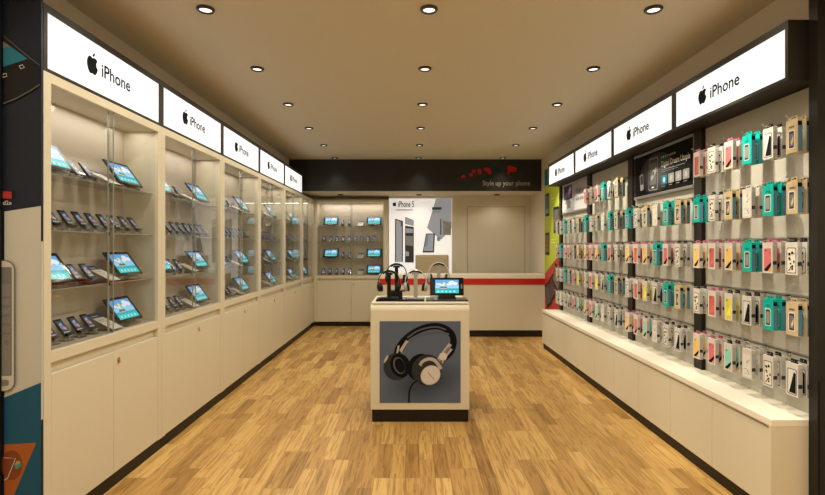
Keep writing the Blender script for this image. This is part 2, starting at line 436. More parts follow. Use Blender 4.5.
# ------------------------------------------------------------------ lit signs
def apple(cx, cz, h):
    """apple silhouette with a bite and a leaf: outlines in (u, v)"""
    k = h / 1.22
    B = []
    body = [(0, .93), (.10, .97), (.22, 1.0), (.34, .985), (.44, .93), (.50, .86)]
    body = [(0.0, .90), (.10, .94), (.20, .965), (.30, .955), (.39, .91), (.455, .845), (.385, .78), (.345, .70), (.335, .61), (.36, .52), (.41, .455), (.48, .405),
            (.45, .31), (.40, .21), (.34, .11), (.27, .03), (.20, -.005), (.13, .0), (.06, .03), (0, .04), (-.06, .03), (-.13, .0), (-.20, -.005), (-.27, .03), (-.34, .11), (-.41, .22),
            (-.46, .36), (-.485, .50), (-.475, .64), (-.43, .77), (-.36, .88), (-.27, .945), (-.18, .965), (-.09, .935)]
    leaf = [(0, .99), (.02, 1.10), (.10, 1.20), (.22, 1.25), (.21, 1.14), (.14, 1.04), (.06, 1.0)]
    f = lambda L: [(cx + a * k, cz + b * k) for a, b in L]
    return f(body), f(leaf)
def lightbox(label, loc, rz, w, d, z0, z1, wu0, wu1, wz0, wz1, au, ah, az, tu, tw, tz, ts):
    """local: u from 0..w along the front, front plane at y = 0, body behind (+y)"""
    root = thing('lightbox_sign', label, 'sign', loc, rz, 'lit shop signs')
    root['_w'] = (0, 0, 0)
    fm = MB(); t = .02
    fm.box(0.001, w - .001, .03, d, z0, z1, DARK)
    fm.box(0.001, wu0, 0, .03, z0, z1, DARK); fm.box(wu1, w - .001, 0, .03, z0, z1, DARK)
    fm.box(wu0, wu1, 0, .03, z0, wz0, DARK); fm.box(wu0, wu1, 0, .03, wz1, z1, DARK)
    fm.build('sign_frame', root, local=True)
    MB().box(wu0, wu1, .004, .02, wz0, wz1, SIGNW).build('emissive_panel', root, local=True)
    b, l = apple(au, az, ah)
    lg = Flat(); lg.poly(b, INK, 1); lg.poly(l, INK, 1); lg.xf(Matrix.Translation((0, .004 - .0015, 0)))
    lg.build('apple_logo', root, local=True)
    tx = Flat(); tx.text('iPhone', tu, tz, ts, INK, width=tw, layer=1); tx.xf(Matrix.Translation((0, .004 - .0015, 0)))
    tx.build('lettering', root, local=True)
    return root
for i in range(5):
    lightbox(['largest lit white phone sign, above the cabinet nearest the poster pillar', 'lit white phone sign above the second cabinet from the poster pillar', 'lit white phone sign above the third cabinet, middle of the five',
              'lit white phone sign above the fourth cabinet from the poster pillar', 'lit white phone sign above the fifth cabinet, last before the back corner'][i],
             (XC, L0 + i * U, 0), FACE_R, U, .255, 2.238, 2.557, .027, 1.078, 2.254, 2.521, .365, .118, 2.343, .445, .285, 2.358, .104)
XS = 1.886; R0 = 2.51; RU = 1.1075
for i in range(4):
    lightbox(['lit white phone sign on the canopy next to the dark brown pillar', 'lit white phone sign on the canopy above the black phone poster', 'lit white phone sign on the canopy above the case bay between two posters',
              'small looking lit white phone sign at the far end of the canopy'][i],
             (XS, R0 + (i + 1) * RU, 0), FACE_L, RU, XR - XS, 2.238, 2.542, .035, RU - .022, 2.257, 2.504, .36, .115, 2.333, .445, .285, 2.343, .104)

# ------------------------------------------------------------------ case wall
bench = thing('storage_bench', 'long low cream bench with cupboards under the phone case wall', 'bench', (1.94, 4.72, 0))
BX = 1.80; BY0, BY1 = 2.51, 6.94
MB().box(BX + .028, XR - .001, BY0 + .018, BY1 - .018, .072, .505, CREAM).box(BX + .001, XR - .001, BY0, BY0 + .018, .0, .505, CREAM).box(BX + .001, XR - .001, BY1 - .018, BY1, .0, .505, CREAM).build('carcass', bench)
MB().box(BX, XR - .001, BY0 - .001, BY1 + .001, .497, .533, CREAMT, .003).build('bench_top', bench)
MB().box(BX + .015, BX + .045, BY0 + .018, BY1 - .018, 0, .072, KICK).build('kick_board', bench)
nb = 9; st = (BY1 - BY0 - .036) / nb
for k in range(nb):
    MB().box(BX + .006, BX + .026, BY0 + .018 + k * st + .0015, BY0 + .018 + (k + 1) * st - .0015, .074, .478, CREAM, .002).build('cupboard_door', bench)

XP = 2.062  # face of the slat panels
BAYN = ['pillar bay', 'black poster bay', 'middle bay', 'computer poster bay']
ROWTOP = (2.05, 1.738, 1.425, 1.115, .805)
hook_len = .132
def hook_mesh():
    h = MB()
    h.tube([(0, 0, 0), (0, -hook_len, 0), (0, -hook_len - .012, .010)], .0024, CHROME, 6)
    h.box(-.016, .016, -.003, .001, -.012, .012, CHROME)
    h.box(-.006, .006, -hook_len - .0155, -hook_len - .0125, .005, .013, STEEL)
    return h
HOOKME = None
DEP = [R0 + .085 + k * .171 for k in range(6)]
def hook_u(bay):  # depths of the hooks in that bay
    base = R0 + bay * RU
    return [base + .055 + k * .172 for k in range(6)]
def rows_of(bay): return (0, 1, 2, 3, 4) if bay in (0, 2) else (1, 2, 3, 4)
for bay in range(4):
    y0 = R0 + bay * RU + (.0 if bay else .0); y1 = R0 + (bay + 1) * RU
    root = thing('slatwall', ['grey beige slatwall panel beside the dark pillar', 'grey beige slatwall panel below the black phone poster', 'grey beige slatwall panel between the two posters', 'grey beige slatwall panel below the computer poster'][bay],
                 'display panel', (XR - .01, (y0 + y1) / 2, .533), 0, 'slatwall panels')
    pb = MB(); zs = [.534]
    for r in (4, 3, 2, 1, 0): zs.append(ROWTOP[r] + .022)
    zs.append(2.237)
    y1c = y1 - .10
    for a, b in zip(zs[:-1], zs[1:]):
        pb.box(XP, XR - .004, y0 + .001, y1c, a + (.006 if a > .54 else 0), b - .006, SLAT)
    pb.box(XR - .004, XR, y0 + .001, y1c, .534, 2.237, SLAT)
    pb.build('slat_board', root)
    for z in zs[1:-1]:
        MB().box(XP - .003, XR - .006, y0 + .001, y1c, z - .0055, z - .0015, GROOVE).box(XP - .003, XP + .001, y0 + .001, y1c, z - .006, z + .004, GROOVE).build('groove_rail', root)
    for r in rows_of(bay):
        for u in hook_u(bay):
            if HOOKME is None:
                o = hook_mesh().build('hook', root, local=True); HOOKME = o.data
            else:
                o = bpy.data.objects.new('hook', HOOKME); COL.objects.link(o); o.parent = root
            o.location = Vector((XP, u, ROWTOP[r] + .012)) - Vector(root['_w']); o.rotation_euler = (0, 0, FACE_L)
    up = MB().box(XP - .028, XR - .001, y1c + .001, y1 - .002, .534, 2.237, DARK, .002).build('upright_post')
    tag(up, ['black upright post between the pillar bay and the black poster', 'black upright post between the black poster and the middle bay', 'black upright post between the middle bay and the computer poster', 'black upright post at the far end, beside the green poster'][bay], 'post', 'black slatwall uprights')

# boxed phone cases ------------------------------------------------
BW, BH, BT = .078, .168, .024
TEAL = pm('teal_card', (.0, .40, .35)); KRAFT = pm('kraft_card', (.50, .40, .24)); WCARD = pm('white_card', (.58, .56, .52)); CLEARG = pm('frosted_side', (.44, .44, .43)); BLUES = pm('blue_side', (.10, .24, .36)); DKP = pm('dark_phone_print', (.04, .04, .045))
def case_box(kind):
    front = {'teal': TEAL, 'kraft': KRAFT}.get(kind, WCARD); side = BLUES if kind in ('teal', 'kraft') else CLEARG
    root = thing('phone_case_box', kind, 'phone case'); KIDS[root.name] = []
    c = MB(); h = BH
    c.box(-BW / 2, BW / 2, -BT / 2, BT / 2, 0, h, front, .0)
    # sides, seen from the end
    for sx in (-1, 1):
        x = sx * BW / 2
        c.box(x - .0006, x + .0006, -BT / 2 + .0015, BT / 2 - .001, .004, h - .02, side)
        c.box(x - .0009, x + .0009, -BT / 2 + .001, BT / 2 - .002, h * .80, h * .93, INK) if kind in ('teal', 'kraft') else c.box(x - .0009, x + .0009, -BT / 2 + .001, BT / 2 - .002, h * .28, h * .40, DKP)
    c.build('carton', root, local=True)
    tm = BLACK if kind in ('splatter', 'diagonal', 'mint', 'lime') else (pm('pink_tab', (.55, .12, .22)) if kind in ('coral', 'pink', 'yellow') else front)
    t = MB()
    for a, b, c0, c1 in ((-.024, .024, 0, .0075), (-.021, -.006, .0075, .016), (.006, .021, .0075, .016), (-.019, .019, .016, .021)): t.box(a, b, -.0018, .0018, h + c0, h + c1, tm)
    for a in (-1, 1): t.box(a * .007, a * .015, -.0032, .0032, h + .008, h + .015, BLACK)
    t.build('hang_tab', root, local=True)
    F = Flat(); y = -BT / 2
    def ph(u0, u1, v0, v1, m, r=.007): F.rrect(u0, u1, v0, v1, r, m)
    if kind in ('teal', 'kraft'):
        F.rrect(-.024, .020, .022, .118, .006, pm('window_pale', (.62, .64, .62)))
        F.rrect(-.019, .015, .026, .112, .005, DKP); F.rrect(-.015, .011, .036, .100, .002, pm('grey_phone_print', (.25, .25, .25)) if kind == 'teal' else pm('dusk_print', (.16, .13, .16)))
        F.rect(-.018, .018, .128, .138, pm('dark_teal', (.0, .22, .2)) if kind == 'teal' else pm('brown_ink', (.16, .11, .06)))
        if kind == 'kraft': F.poly([(.0, .04), (.011, .06), (.011, .09), (-.006, .055)], pm('sand_print', (.6, .5, .25)))
    elif kind in ('pink', 'yellow', 'mint', 'lime', 'coral'):
        m = {'pink': pm('rose_case', (.62, .15, .17)), 'yellow': pm('amber_case', (.78, .47, .13)), 'mint': pm('mint_case', (.27, .60, .52)), 'lime': pm('lime_case', (.66, .62, .06)), 'coral': pm('coral_case', (.50, .12, .10))}[kind]
        F.rrect(-.031, .031, .008, .138, .008, pm('case_rim', (.66, .62, .56))) if kind in ('coral', 'lime') else None
        F.rrect(-.028, .028, .011, .136, .008, m)
        F.rrect(-.021, -.007, .120, .127, .003, DKP)
        if kind in ('pink', 'yellow', 'mint'):
            F.poly([(-.028, .017), (-.022, .011), (.0, .011), (.028, .042), (.028, .062)], INK); F.poly([(.004, .011), (.028, .011), (.028, .036)], pm('orange_corner', (.75, .33, .03)))
        else:
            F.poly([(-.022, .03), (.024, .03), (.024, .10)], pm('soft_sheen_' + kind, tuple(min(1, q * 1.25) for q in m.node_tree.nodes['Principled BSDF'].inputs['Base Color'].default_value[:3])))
    elif kind == 'splatter':
        F.rrect(-.031, .031, .008, .140, .008, DKP); F.rrect(-.027, .027, .012, .136, .007, pm('ivory_case', (.68, .64, .56)))
        rnd = random.Random(3)
        L0_ = F.l + 1
        for k in range(16):
            F.ell(rnd.uniform(-.016, .018), rnd.uniform(.024, .12), rnd.uniform(.002, .008), rnd.uniform(.002, .008), INK, rnd.random() * 3, 9, layer=L0_ + k)
    elif kind == 'diagonal':
        F.rrect(-.031, .031, .008, .140, .008, DKP); F.rrect(-.027, .027, .012, .136, .007, pm('silver_case', (.62, .61, .58)))
        F.poly([(-.020, .016), (.025, .016), (.025, .118), (.012, .126)], INK)
    elif kind == 'floral':
        F.rrect(-.030, .030, .010, .138, .008, pm('ivory_case', (.68, .64, .56)))
        rnd = random.Random(5); L0_ = F.l + 1; bl = pm('blue_flower', (.17, .33, .55))
        for k in range(14):
            F.ell(rnd.uniform(-.02, .02), rnd.uniform(.024, .12), rnd.uniform(.002, .006), rnd.uniform(.002, .006), bl, rnd.random() * 3, 8, layer=L0_ + k)
    Flat.STEP = .0005
    F.v = [(a, (b + y) , c_) for a, b, c_ in F.v]
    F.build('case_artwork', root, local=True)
    root.rotation_euler = (0, 0, 0)
    return Proto(root)
Flat.STEP = .00012
KN = {'teal': 'teal boxed case', 'kraft': 'tan boxed case with blue side', 'pink': 'rose pink boxed case', 'yellow': 'amber yellow boxed case', 'mint': 'mint green boxed case', 'lime': 'lime yellow boxed case',
      'coral': 'coral red boxed case', 'splatter': 'ink splattered boxed case', 'diagonal': 'black and silver boxed case', 'floral': 'blue flowered boxed case'}
PR = {}
for k in KN:
    Flat.STEP = .00012
    PR[k] = case_box(k)
Flat.STEP = .0005
T, K, PK, Yl, Mt, Li, Co, Sp, Di, Fl = 'teal', 'kraft', 'pink', 'yellow', 'mint', 'lime', 'coral', 'splatter', 'diagonal', 'floral'
LAY = {0: {0: (K, Di, T, PK, Sp, Co), 1: (K, T, Fl, K, Sp, T), 2: (Sp, PK, T, Yl, Co, Yl), 3: (K, T, Di, Li, Co, Sp), 4: (Di, Sp, Fl, Mt, PK, Yl)},
       1: {1: (K, T, Fl, K, Sp, T), 2: (Sp, PK, T, Yl, Co, Yl), 3: (K, T, Di, Li, Co, Sp), 4: (Di, Sp, Fl, Mt, PK, Yl)},
       2: {0: (K, Di, T, PK, Sp, Co), 1: (K, T, Fl, K, Sp, T), 2: (Sp, PK, T, Yl, Co, Yl), 3: (K, T, Di, Li, Co, Sp), 4: (Di, Sp, Fl, Mt, PK, Yl)},
       3: {1: (K, Sp, K, T, Sp, K), 2: (Yl, K, PK, Co, T, PK), 3: (Li, Co, K, T, Sp, Yl), 4: (Mt, PK, Di, Sp, Fl, Sp)}}
ROWN = ['top', 'second', 'third', 'fourth', 'bottom']
jr = random.Random(11)
for bay in range(4):
    for r in rows_of(bay):
        for k, u in enumerate(hook_u(bay)):
            kd = LAY[bay][r][k]
            for q, X in enumerate((XP - hook_len + .027, XP - .058)):
                lab = '%s, %s on %s near hook, %s row, %s' % (KN[kd], ('front', 'behind')[q], ordi(k), ROWN[r], BAYN[bay])
                PR[kd].put((X, u + jr.uniform(-.003, .003), ROWTOP[r] - BH), FACE_L + jr.uniform(-.05, .05), lab, 'boxed phone cases on the slatwall hooks')

# posters on the case wall ----------------------------------------
def wall_poster(name, label, y0, y1, z0, z1, draw):
    root = thing(name, label, 'poster', (XP - .017, (y0 + y1) / 2, z0)); XP_ = XP - .005
    b = MB().box(XP_ - .012, XP_, y0, y1, z0, z1, pm('poster_board', (.5, .48, .44))); b.build('backing_board', root)
    MB().box(XP_ - .020, XP_ - .012, y0, y1, z1 - .022, z1, STEEL, .002).box(XP_ - .020, XP_ - .012, y0, y1, z0, z0 + .022, STEEL, .002).build('clamp_rail', root)
    F = Flat(); draw(F, y1 - y0, z1 - z0); F.place((XP_ - .0125, y1, z0), FACE_L).build('print', root)
def draw_black(F, w, h):
    F.rect(.004, w - .004, .022, h - .022, mat('poster_black', (.008, .008, .009), .7, spec=.05))
    for k in range(6): F.ell(w * .42, h * .48, w * (.30 - .035 * k), h * (.42 - .04 * k), pm('poster_glow%d' % k, (.009 + .009 * k,) * 3), 0, 28)
    F.rrect(w * .295, w * .455, .05, h - .075, .014, pm('poster_silver', (.35, .35, .35)), -.04); F.rrect(w * .300, w * .450, .055, h - .080, .012, pm('poster_phone', (.03, .03, .032)), -.04)
    F.rrect(w * .315, w * .437, .095, h - .115, .004, pm('poster_screen', (.11, .11, .115)), -.04)
    F.poly([(w * .33, .16), (w * .437, .25), (w * .437, .20), (w * .35, .13)], pm('poster_sheen', (.30, .30, .31)))
    F.ell(w * .38, .19, .022, .03, pm('poster_silver', (.35, .35, .35))); F.ell(w * .38, .19, .014, .02, pm('poster_phone', (.03, .03, .032))); F.rrect(w * .355, w * .395, .068, .078, .003, PWHT)
    F.rrect(w * .13, w * .195, .07, .21, .01, pm('poster_silver', (.35, .35, .35)), .12); F.rrect(w * .138, w * .187, .12, .20, .006, pm('poster_phone', (.03, .03, .032)), .12)
    F.text('Digital Dream Utopia', w * .53, h * .56, .066, pm('poster_ink_white', (.7, .7, .68)), width=w * .44)
    for k, c in enumerate(((.1, .5, .2), (.35, .6, .1), (.1, .4, .6), (.1, .2, .5), (.5, .1, .5), (.4, .5, .1), (.5, .3, .1), (.2, .5, .4))): F.rect(w * (.53 + .03 * k), w * (.545 + .03 * k), h * .735, h * .775, pm('poster_dot%d' % k, c), F.l if k else None)
    F.rect(w * .53, w * .90, h * .49, h * .50, PMID); F.rect(w * .53, w * .80, h * .45, h * .458, PMID)
    for k in range(4):
        a = w * (.535 + .115 * k); F.rrect(a, a + w * .09, .075, .15, .006, pm('tile_blue', (.03, .12, .2)) if k == 0 else PMID); F.ell(a + w * .045, .112, .018, .022, pm('tile_grey', (.28, .28, .28)) if k else pm('tile_cyan', (.2, .5, .7))); F.rect(a + .01, a + .06, .058, .063, PMID)
def draw_mac(F, w, h):
    F.rect(.004, w - .004, .022, h - .022, pm('poster_grey', (.42, .42, .44)))
    F.rect(.004, w * .46, .022, h - .022, pm('poster_pale', (.60, .60, .62)))
    a, b = w * .08, w * .44
    F.rect(a, b, h * .50, h * .93, pm('galaxy_navy', (.03, .03, .12)))
    F.ell((a + b) / 2 + .05, h * .70, .10, .055, pm('galaxy_purple', (.33, .10, .42)), .7); F.ell((a + b) / 2 + .07, h * .73, .06, .028, pm('galaxy_pink', (.75, .45, .70)), .7)
    F.ell(a + .08, h * .60, .07, .03, pm('galaxy_blue', (.05, .30, .45)), .6)
    F.rect(a - .004, b + .004, h * .47, h * .50, PBLK); F.poly([(a + .10, h * .47), (b - .10, h * .47), (b - .07, h * .36), (a + .07, h * .36)], PMID)
    F.rect(a, b, h * .11, h * .36, pm('poster_lines', (.30, .31, .34))); F.rect(a + .01, b - .01, h * .13, h * .34, pm('poster_pale', (.60, .60, .62)))
    F.rect(a + .12, b - .06, h * .16, h * .38, PMID)
    for k in range(3): F.rect(a + .13 + .05 * k, a + .15 + .05 * k, h * .18, h * .36, PSMOKE, F.l if k else None)
    F.text('Which one', w * .58, h * .60, .075, pm('poster_ink_dark', (.05, .05, .06)), width=w * .38)
    F.text('are you?', w * .60, h * .36, .075, pm('poster_ink_dark', (.05, .05, .06)), width=w * .32)
wall_poster('phone_poster', 'black phone poster in silver rails above the second case bay', R0 + RU + .02, R0 + 2 * RU - .125, 1.832, 2.228, draw_black)
wall_poster('computer_poster', 'grey poster of a purple screened computer above the far case bay', R0 + 3 * RU + .02, R0 + 4 * RU - .125, 1.838, 2.235, draw_mac)

# green and red poster panel on the wall past the bench
root = thing('green_poster', 'tall lime green and red poster panel on the wall past the bench', 'poster', (XR - .01, 7.4, 0))
MB().box(XR - .022, XR - .001, 6.965, 7.82, .30, 2.60, pm('poster_board', (.5, .48, .44))).build('backing_board', root)
F = Flat(); w = .855; PG = pm('print_lime', (.42, .50, .045))
F.rect(0, w, .30, 2.60, PG); F.poly([(0, 2.35), (.22, 2.35), (.16, 2.60), (0, 2.60)], pm('print_teal_blue', (.01, .16, .22)))
F.poly([(0, .30), (w, .30), (w, 1.32), (0, .98)], pm('print_brick_red', (.42, .045, .035)))
def scr(u0, u1, v0, v1, m2, rot=0):
    F.rrect(u0, u1, v0, v1, .02, PBLK, rot); F.rrect(u0 + .02, u1 - .02, v0 + .04, v1 - .04, .005, m2, rot)
scr(.04, .27, 1.87, 2.22, pm('print_photo_a', (.10, .12, .16))); F.rect(.07, .24, 1.92, 1.98, pm('print_sky', (.1, .35, .45))); scr(.50, .76, 1.60, 1.98, pm('print_photo_b', (.12, .11, .14))); scr(.05, .28, 1.28, 1.62, pm('print_photo_c', (.18, .11, .07)))
for k in range(3): F.rrect(.12, .22, 1.34 + .07 * k, 1.37 + .07 * k, .004, PORNG)
scr(.30, .62, .64, .98, pm('print_photo_d', (.10, .05, .05)), .5); scr(.50, .84, .80, 1.12, pm('print_photo_e', (.15, .12, .1)), -.5); scr(.08, .36, .50, .86, pm('print_photo_f', (.07, .07, .08)), .35)
for k, v in enumerate((2.10, 2.06, 1.50, 1.46)): F.rect(.42, .66 - .05 * (k % 2), v, v + .012, pm('print_pale_lime', (.65, .70, .35)), F.l if k else None)
F.v = [(min(max(a, .002), w - .002), b, c) for a, b, c in F.v]
F.place((XR - .0225, 7.82, 0), FACE_L).build('print', root)

# ------------------------------------------------------------------ screens
SKY = em('screen_sky', (.10, .38, .80), .95); SKY2 = em('screen_sky_low', (.28, .62, .90), .95); CLOUD = em('screen_cloud', (.80, .88, .92), .9); SEA = em('screen_sea', (.0, .62, .66), .9); SEA2 = em('screen_sea_deep', (.0, .40, .55), .9)
ISLE = em('screen_island', (.10, .22, .06), .7); SAND = em('screen_sand', (.75, .62, .35), .8); SUNM = em('screen_sun', (.95, .85, .05), .95); ICON = em('screen_icons', (.75, .85, .80), .8)
def beach(F, u0, u1, v0, v1):
    w, h = u1 - u0, v1 - v0
    F.rect(u0, u1, v0, v1, SKY); F.rect(u0, u1, v0, v0 + h * .6, SKY2); F.rect(u0, u1, v0, v0 + h * .36, SEA2); F.rect(u0, u1, v0, v0 + h * .24, SEA)
    for a, b, r, q in ((.70, .80, .13, .13), (.84, .72, .12, .12), (.60, .66, .13, .08), (.15, .68, .12, .06), (.30, .60, .10, .05)): F.ell(u0 + w * a, v0 + h * b, w * r, h * q, CLOUD, 0, 12)
    F.ell(u0 + w * .38, v0 + h * .72, w * .055, h * .09, SUNM, 0, 12)
    F.ell(u0 + w * .33, v0 + h * .37, w * .20, h * .035, SAND, 0, 12); F.poly([(u0 + w * .16, v0 + h * .38), (u0 + w * .28, v0 + h * .52), (u0 + w * .36, v0 + h * .46), (u0 + w * .45, v0 + h * .51), (u0 + w * .54, v0 + h * .38)], ISLE)
    l = F.l + 1
    for k in range(5): F.rect(u0 + w * (.10 + .17 * k), u0 + w * (.16 + .17 * k), v0 + h * .06, v0 + h * .17, ICON, l)
def colours(F, u0, u1, v0, v1):
    w, h = u1 - u0, v1 - v0
    F.rect(u0, u1, v0, v1, em('phone_screen_dark', (.05, .06, .10), .7)); F.ell((u0 + u1) / 2 - w * .1, v0 + h * .5, w * .32, h * .20, em('phone_screen_violet', (.30, .22, .42), .6), .5, 12)
    F.ell((u0 + u1) / 2 + w * .15, v0 + h * .38, w * .22, h * .12, em('phone_screen_orange', (.6, .38, .25), .6), .5, 10); F.ell((u0 + u1) / 2 - w * .1, v0 + h * .72, w * .30, h * .10, em('phone_screen_blue', (.25, .45, .62), .7), .4, 10)
    l = F.l + 1
    for k in range(4): F.rect(u0 + w * (.06 + .24 * k), u0 + w * (.22 + .24 * k), v0 + h * .04, v0 + h * .13, em('phone_screen_icon', (.5, .6, .6), .6), l)
def tilt(bottom_y, bottom_z, ang):
    """u, v plane leaning back by ang from vertical, foot at (bottom_y, bottom_z)"""
    return Matrix.Translation((0, bottom_y, bottom_z)) @ Matrix.Rotation(-ang, 4, 'X')
def slab(root, name, w, h, t, m, M_, bev):
    b = MB().box(-w / 2, w / 2, 0, t, 0, h, m, bev); b.xf(M_); return b.build(name, root, local=True)
def make_tablet(ang, by, bz, w=.268, h=.178):
    root = thing('tablet', 'x', 'tablet'); M_ = tilt(by, bz, ang)
    slab(root, 'tablet_body', w, h, .010, BLACKG, M_, .003)
    Flat.STEP = .00016; F = Flat(); beach(F, -w / 2 + .026, w / 2 - .026, .020, h - .020); F.xf(M_).build('screen', root, local=True)
    Flat.STEP = .0005
    return Proto(root)
def make_phone(ang, by, bz, w=.056, h=.108):
    root = thing('smartphone', 'x', 'phone'); M_ = tilt(by, bz, ang)
    slab(root, 'phone_body', w, h, .009, BLACKG, M_, .003)
    Flat.STEP = .00016; F = Flat(); colours(F, -w / 2 + .004, w / 2 - .004, .014, h - .013); F.xf(M_).build('screen', root, local=True)
    Flat.STEP = .0005
    return Proto(root)
def make_stand(name, cat, w, ang, by, bz, h):
    root = thing(name, 'x', cat); M_ = tilt(by, bz, ang)
    back = MB().box(-w / 2, w / 2, .0105, .0145, -.004, h, ACRYL); back.xf(M_); back.build('back_plate', root, local=True)
    lip = MB().box(-w / 2, w / 2, -.010, .0145, -.0075, -.004, ACRYL).box(-w / 2, w / 2, -.0135, -.010, -.0075, .006, ACRYL); lip.xf(M_); lip.build('front_lip', root, local=True)
    c = math.cos(ang); s = math.sin(ang)
    yb = by + s * h * .7 + .012 * c
    foot = MB().box(-w / 2, w / 2, by - .012, yb + .01, 0, .004, ACRYL); foot.box(-w / 2, w / 2, yb, yb + .004, .004, bz + h * .62 * c, ACRYL); foot.box(-w / 2, w / 2, by - .010, by - .006, .004, bz - .012, ACRYL)
    foot.build('foot', root, local=True)
    return Proto(root)
TAB = make_tablet(math.radians(36), -.062, .030, .268, .182); TST = make_stand('tablet_stand', 'stand', .15, math.radians(36), -.062, .030, .12)
PHN = make_phone(math.radians(38), -.034, .030); PST = make_stand('phone_stand', 'stand', .050, math.radians(38), -.034, .030, .075)
# price card on a low wedge
root = thing('price_card', 'x', 'card')
M_ = Matrix.Translation((0, -.088, .012)) @ Matrix.Rotation(-math.radians(63), 4, 'X')
b = MB().box(-.05, .05, 0, .002, 0, .185, pm('card_paper', (.74, .72, .68))); b.xf(M_); b.build('card_sheet', root, local=True)
F = Flat(); F.rect(-.05, .05, .135, .185, pm('card_navy', (.02, .05, .16))); F.rect(-.035, .02, .150, .158, PWHT)
for k in range(4): F.rect(-.038, .03 - .012 * (k % 2), .045 + .02 * k, .049 + .02 * k, PMID, F.l if k else None)
F.xf(M_).build('card_print', root, local=True)
root_w = MB().prism([(-.088, .0), (.078, .0), (.078, .084), (-.088, .0085)], 'x', -.045, .045, ACRYL); root_w.build('acrylic_wedge', root, local=True)
CARD = Proto(root)

def fill(cname, z, shelf, u_tab, u_ph, u_card, tw, rz, wback=.125):
    for k, u in enumerate(u_tab):
        x, y = tw(u, wback); w_ = ('near' if k == 0 and len(u_tab) > 1 else 'far')
        TAB.put((x, y, z + .0012), rz, 'tablet with beach wallpaper, %s tablet on the %s, %s' % (w_, shelf, cname), 'tablets in the cabinets')
        TST.put((x, y, z + .0008), rz, 'clear acrylic stand under the %s tablet on the %s, %s' % (w_, shelf, cname), 'acrylic stands in the cabinets')
    for k, u in enumerate(u_ph):
        x, y = tw(u, wback)
        PHN.put((x, y, z + .0012), rz, 'black smartphone, %s from near end of the %s, %s' % (ordi(k), shelf, cname), 'phones in the cabinets')
        PST.put((x, y, z + .0008), rz, 'clear stand under %s phone from near end, %s, %s' % (ordi(k), shelf, cname), 'acrylic stands in the cabinets')
    for u in u_card:
        x, y = tw(u, wback)
        CARD.put((x, y, z + .0008), rz, 'white and navy price card on the %s, %s' % (shelf, cname), 'price cards in the cabinets')
for i in range(5):
    b = L0 + i * U; cn = ['nearest cabinet', 'second cabinet', 'third cabinet', 'fourth cabinet', 'fifth cabinet'][i]
    fill(cn, SHELVES[2], 'top shelf', [b + .19, b + .86], [b + .40, b + .51], [b + .64], tw_left, FACE_R)
    fill(cn, SHELVES[1], 'second shelf', [], [b + .12 + .109 * k for k in range(9)], [], tw_left, FACE_R)
    fill(cn, SHELVES[0], 'third shelf', [b + .19, b + .86], [b + .40, b + .51], [b + .64], tw_left, FACE_R)
    fill(cn, Z0, 'bottom deck', [b + .86], [b + .10 + .105 * k for k in range(5)], [b + .66], tw_left, FACE_R)
b = L0 + 5 * U; cn = 'corner cabinet'
fill(cn, SHELVES[2], 'top shelf', [b + .19], [b + .40, b + .51], [b + .64], tw_left, FACE_R)
fill(cn, SHELVES[1], 'second shelf', [], [b + .12 + .11 * k for k in range(6)], [], tw_left, FACE_R)
fill(cn, SHELVES[0], 'third shelf', [b + .19], [b + .40, b + .51], [b + .64], tw_left, FACE_R)
fill(cn, Z0, 'bottom deck', [b + .68], [b + .10 + .105 * k for k in range(4)], [], tw_left, FACE_R)
cn = 'back wall cabinet'
fill(cn, SHELVES[2], 'top shelf', [-1.46, -.69], [-1.255, -1.13], [-.93], tw_back, FACE_B)
fill(cn, SHELVES[1], 'second shelf', [], [-1.585 + .112 * k for k in range(9)], [], tw_back, FACE_B)
fill(cn, SHELVES[0], 'third shelf', [-1.46, -.69], [-1.255, -1.13], [-.93], tw_back, FACE_B)
fill(cn, Z0, 'bottom deck', [-.69], [-1.60 + .118 * k for k in range(5)], [-.93], tw_back, FACE_B)

# ------------------------------------------------------------------ back of the shop
# bulkhead fascia
root = thing('fascia_sign', 'long black fascia with red petals and grey lettering under the ceiling', 'sign', (0, 8.10, 2.307))
MB().box(XL, 2.10 - .012, 8.10, 8.119, 2.307, ZC, mat('black_fascia', (.010, .009, .008), .6)).build('fascia_board', root)
def B2(x, y, D=8.10): return ((x - 412.5) * D / 500, 1.4 - (y - 247) * D / 500)
F = Flat(); TXG = pm('fascia_lettering', (.42, .38, .31)); a = B2(482.8, 185.5)
F.text('Style up your phone', a[0], a[1], .115, TXG, width=B2(530, 0)[0] - a[0]); F.xf(Matrix.Translation((0, 8.10, 0))).build('lettering', root)
RD = pm('petal_red', (.50, .012, .012)); DG = pm('petal_dark_green', (.008, .032, .028)); MR = pm('petal_maroon', (.09, .012, .012))
PL = 1
cx = lambda x, y: B2(440 + x / 6.875, 150 + y / 6.875)
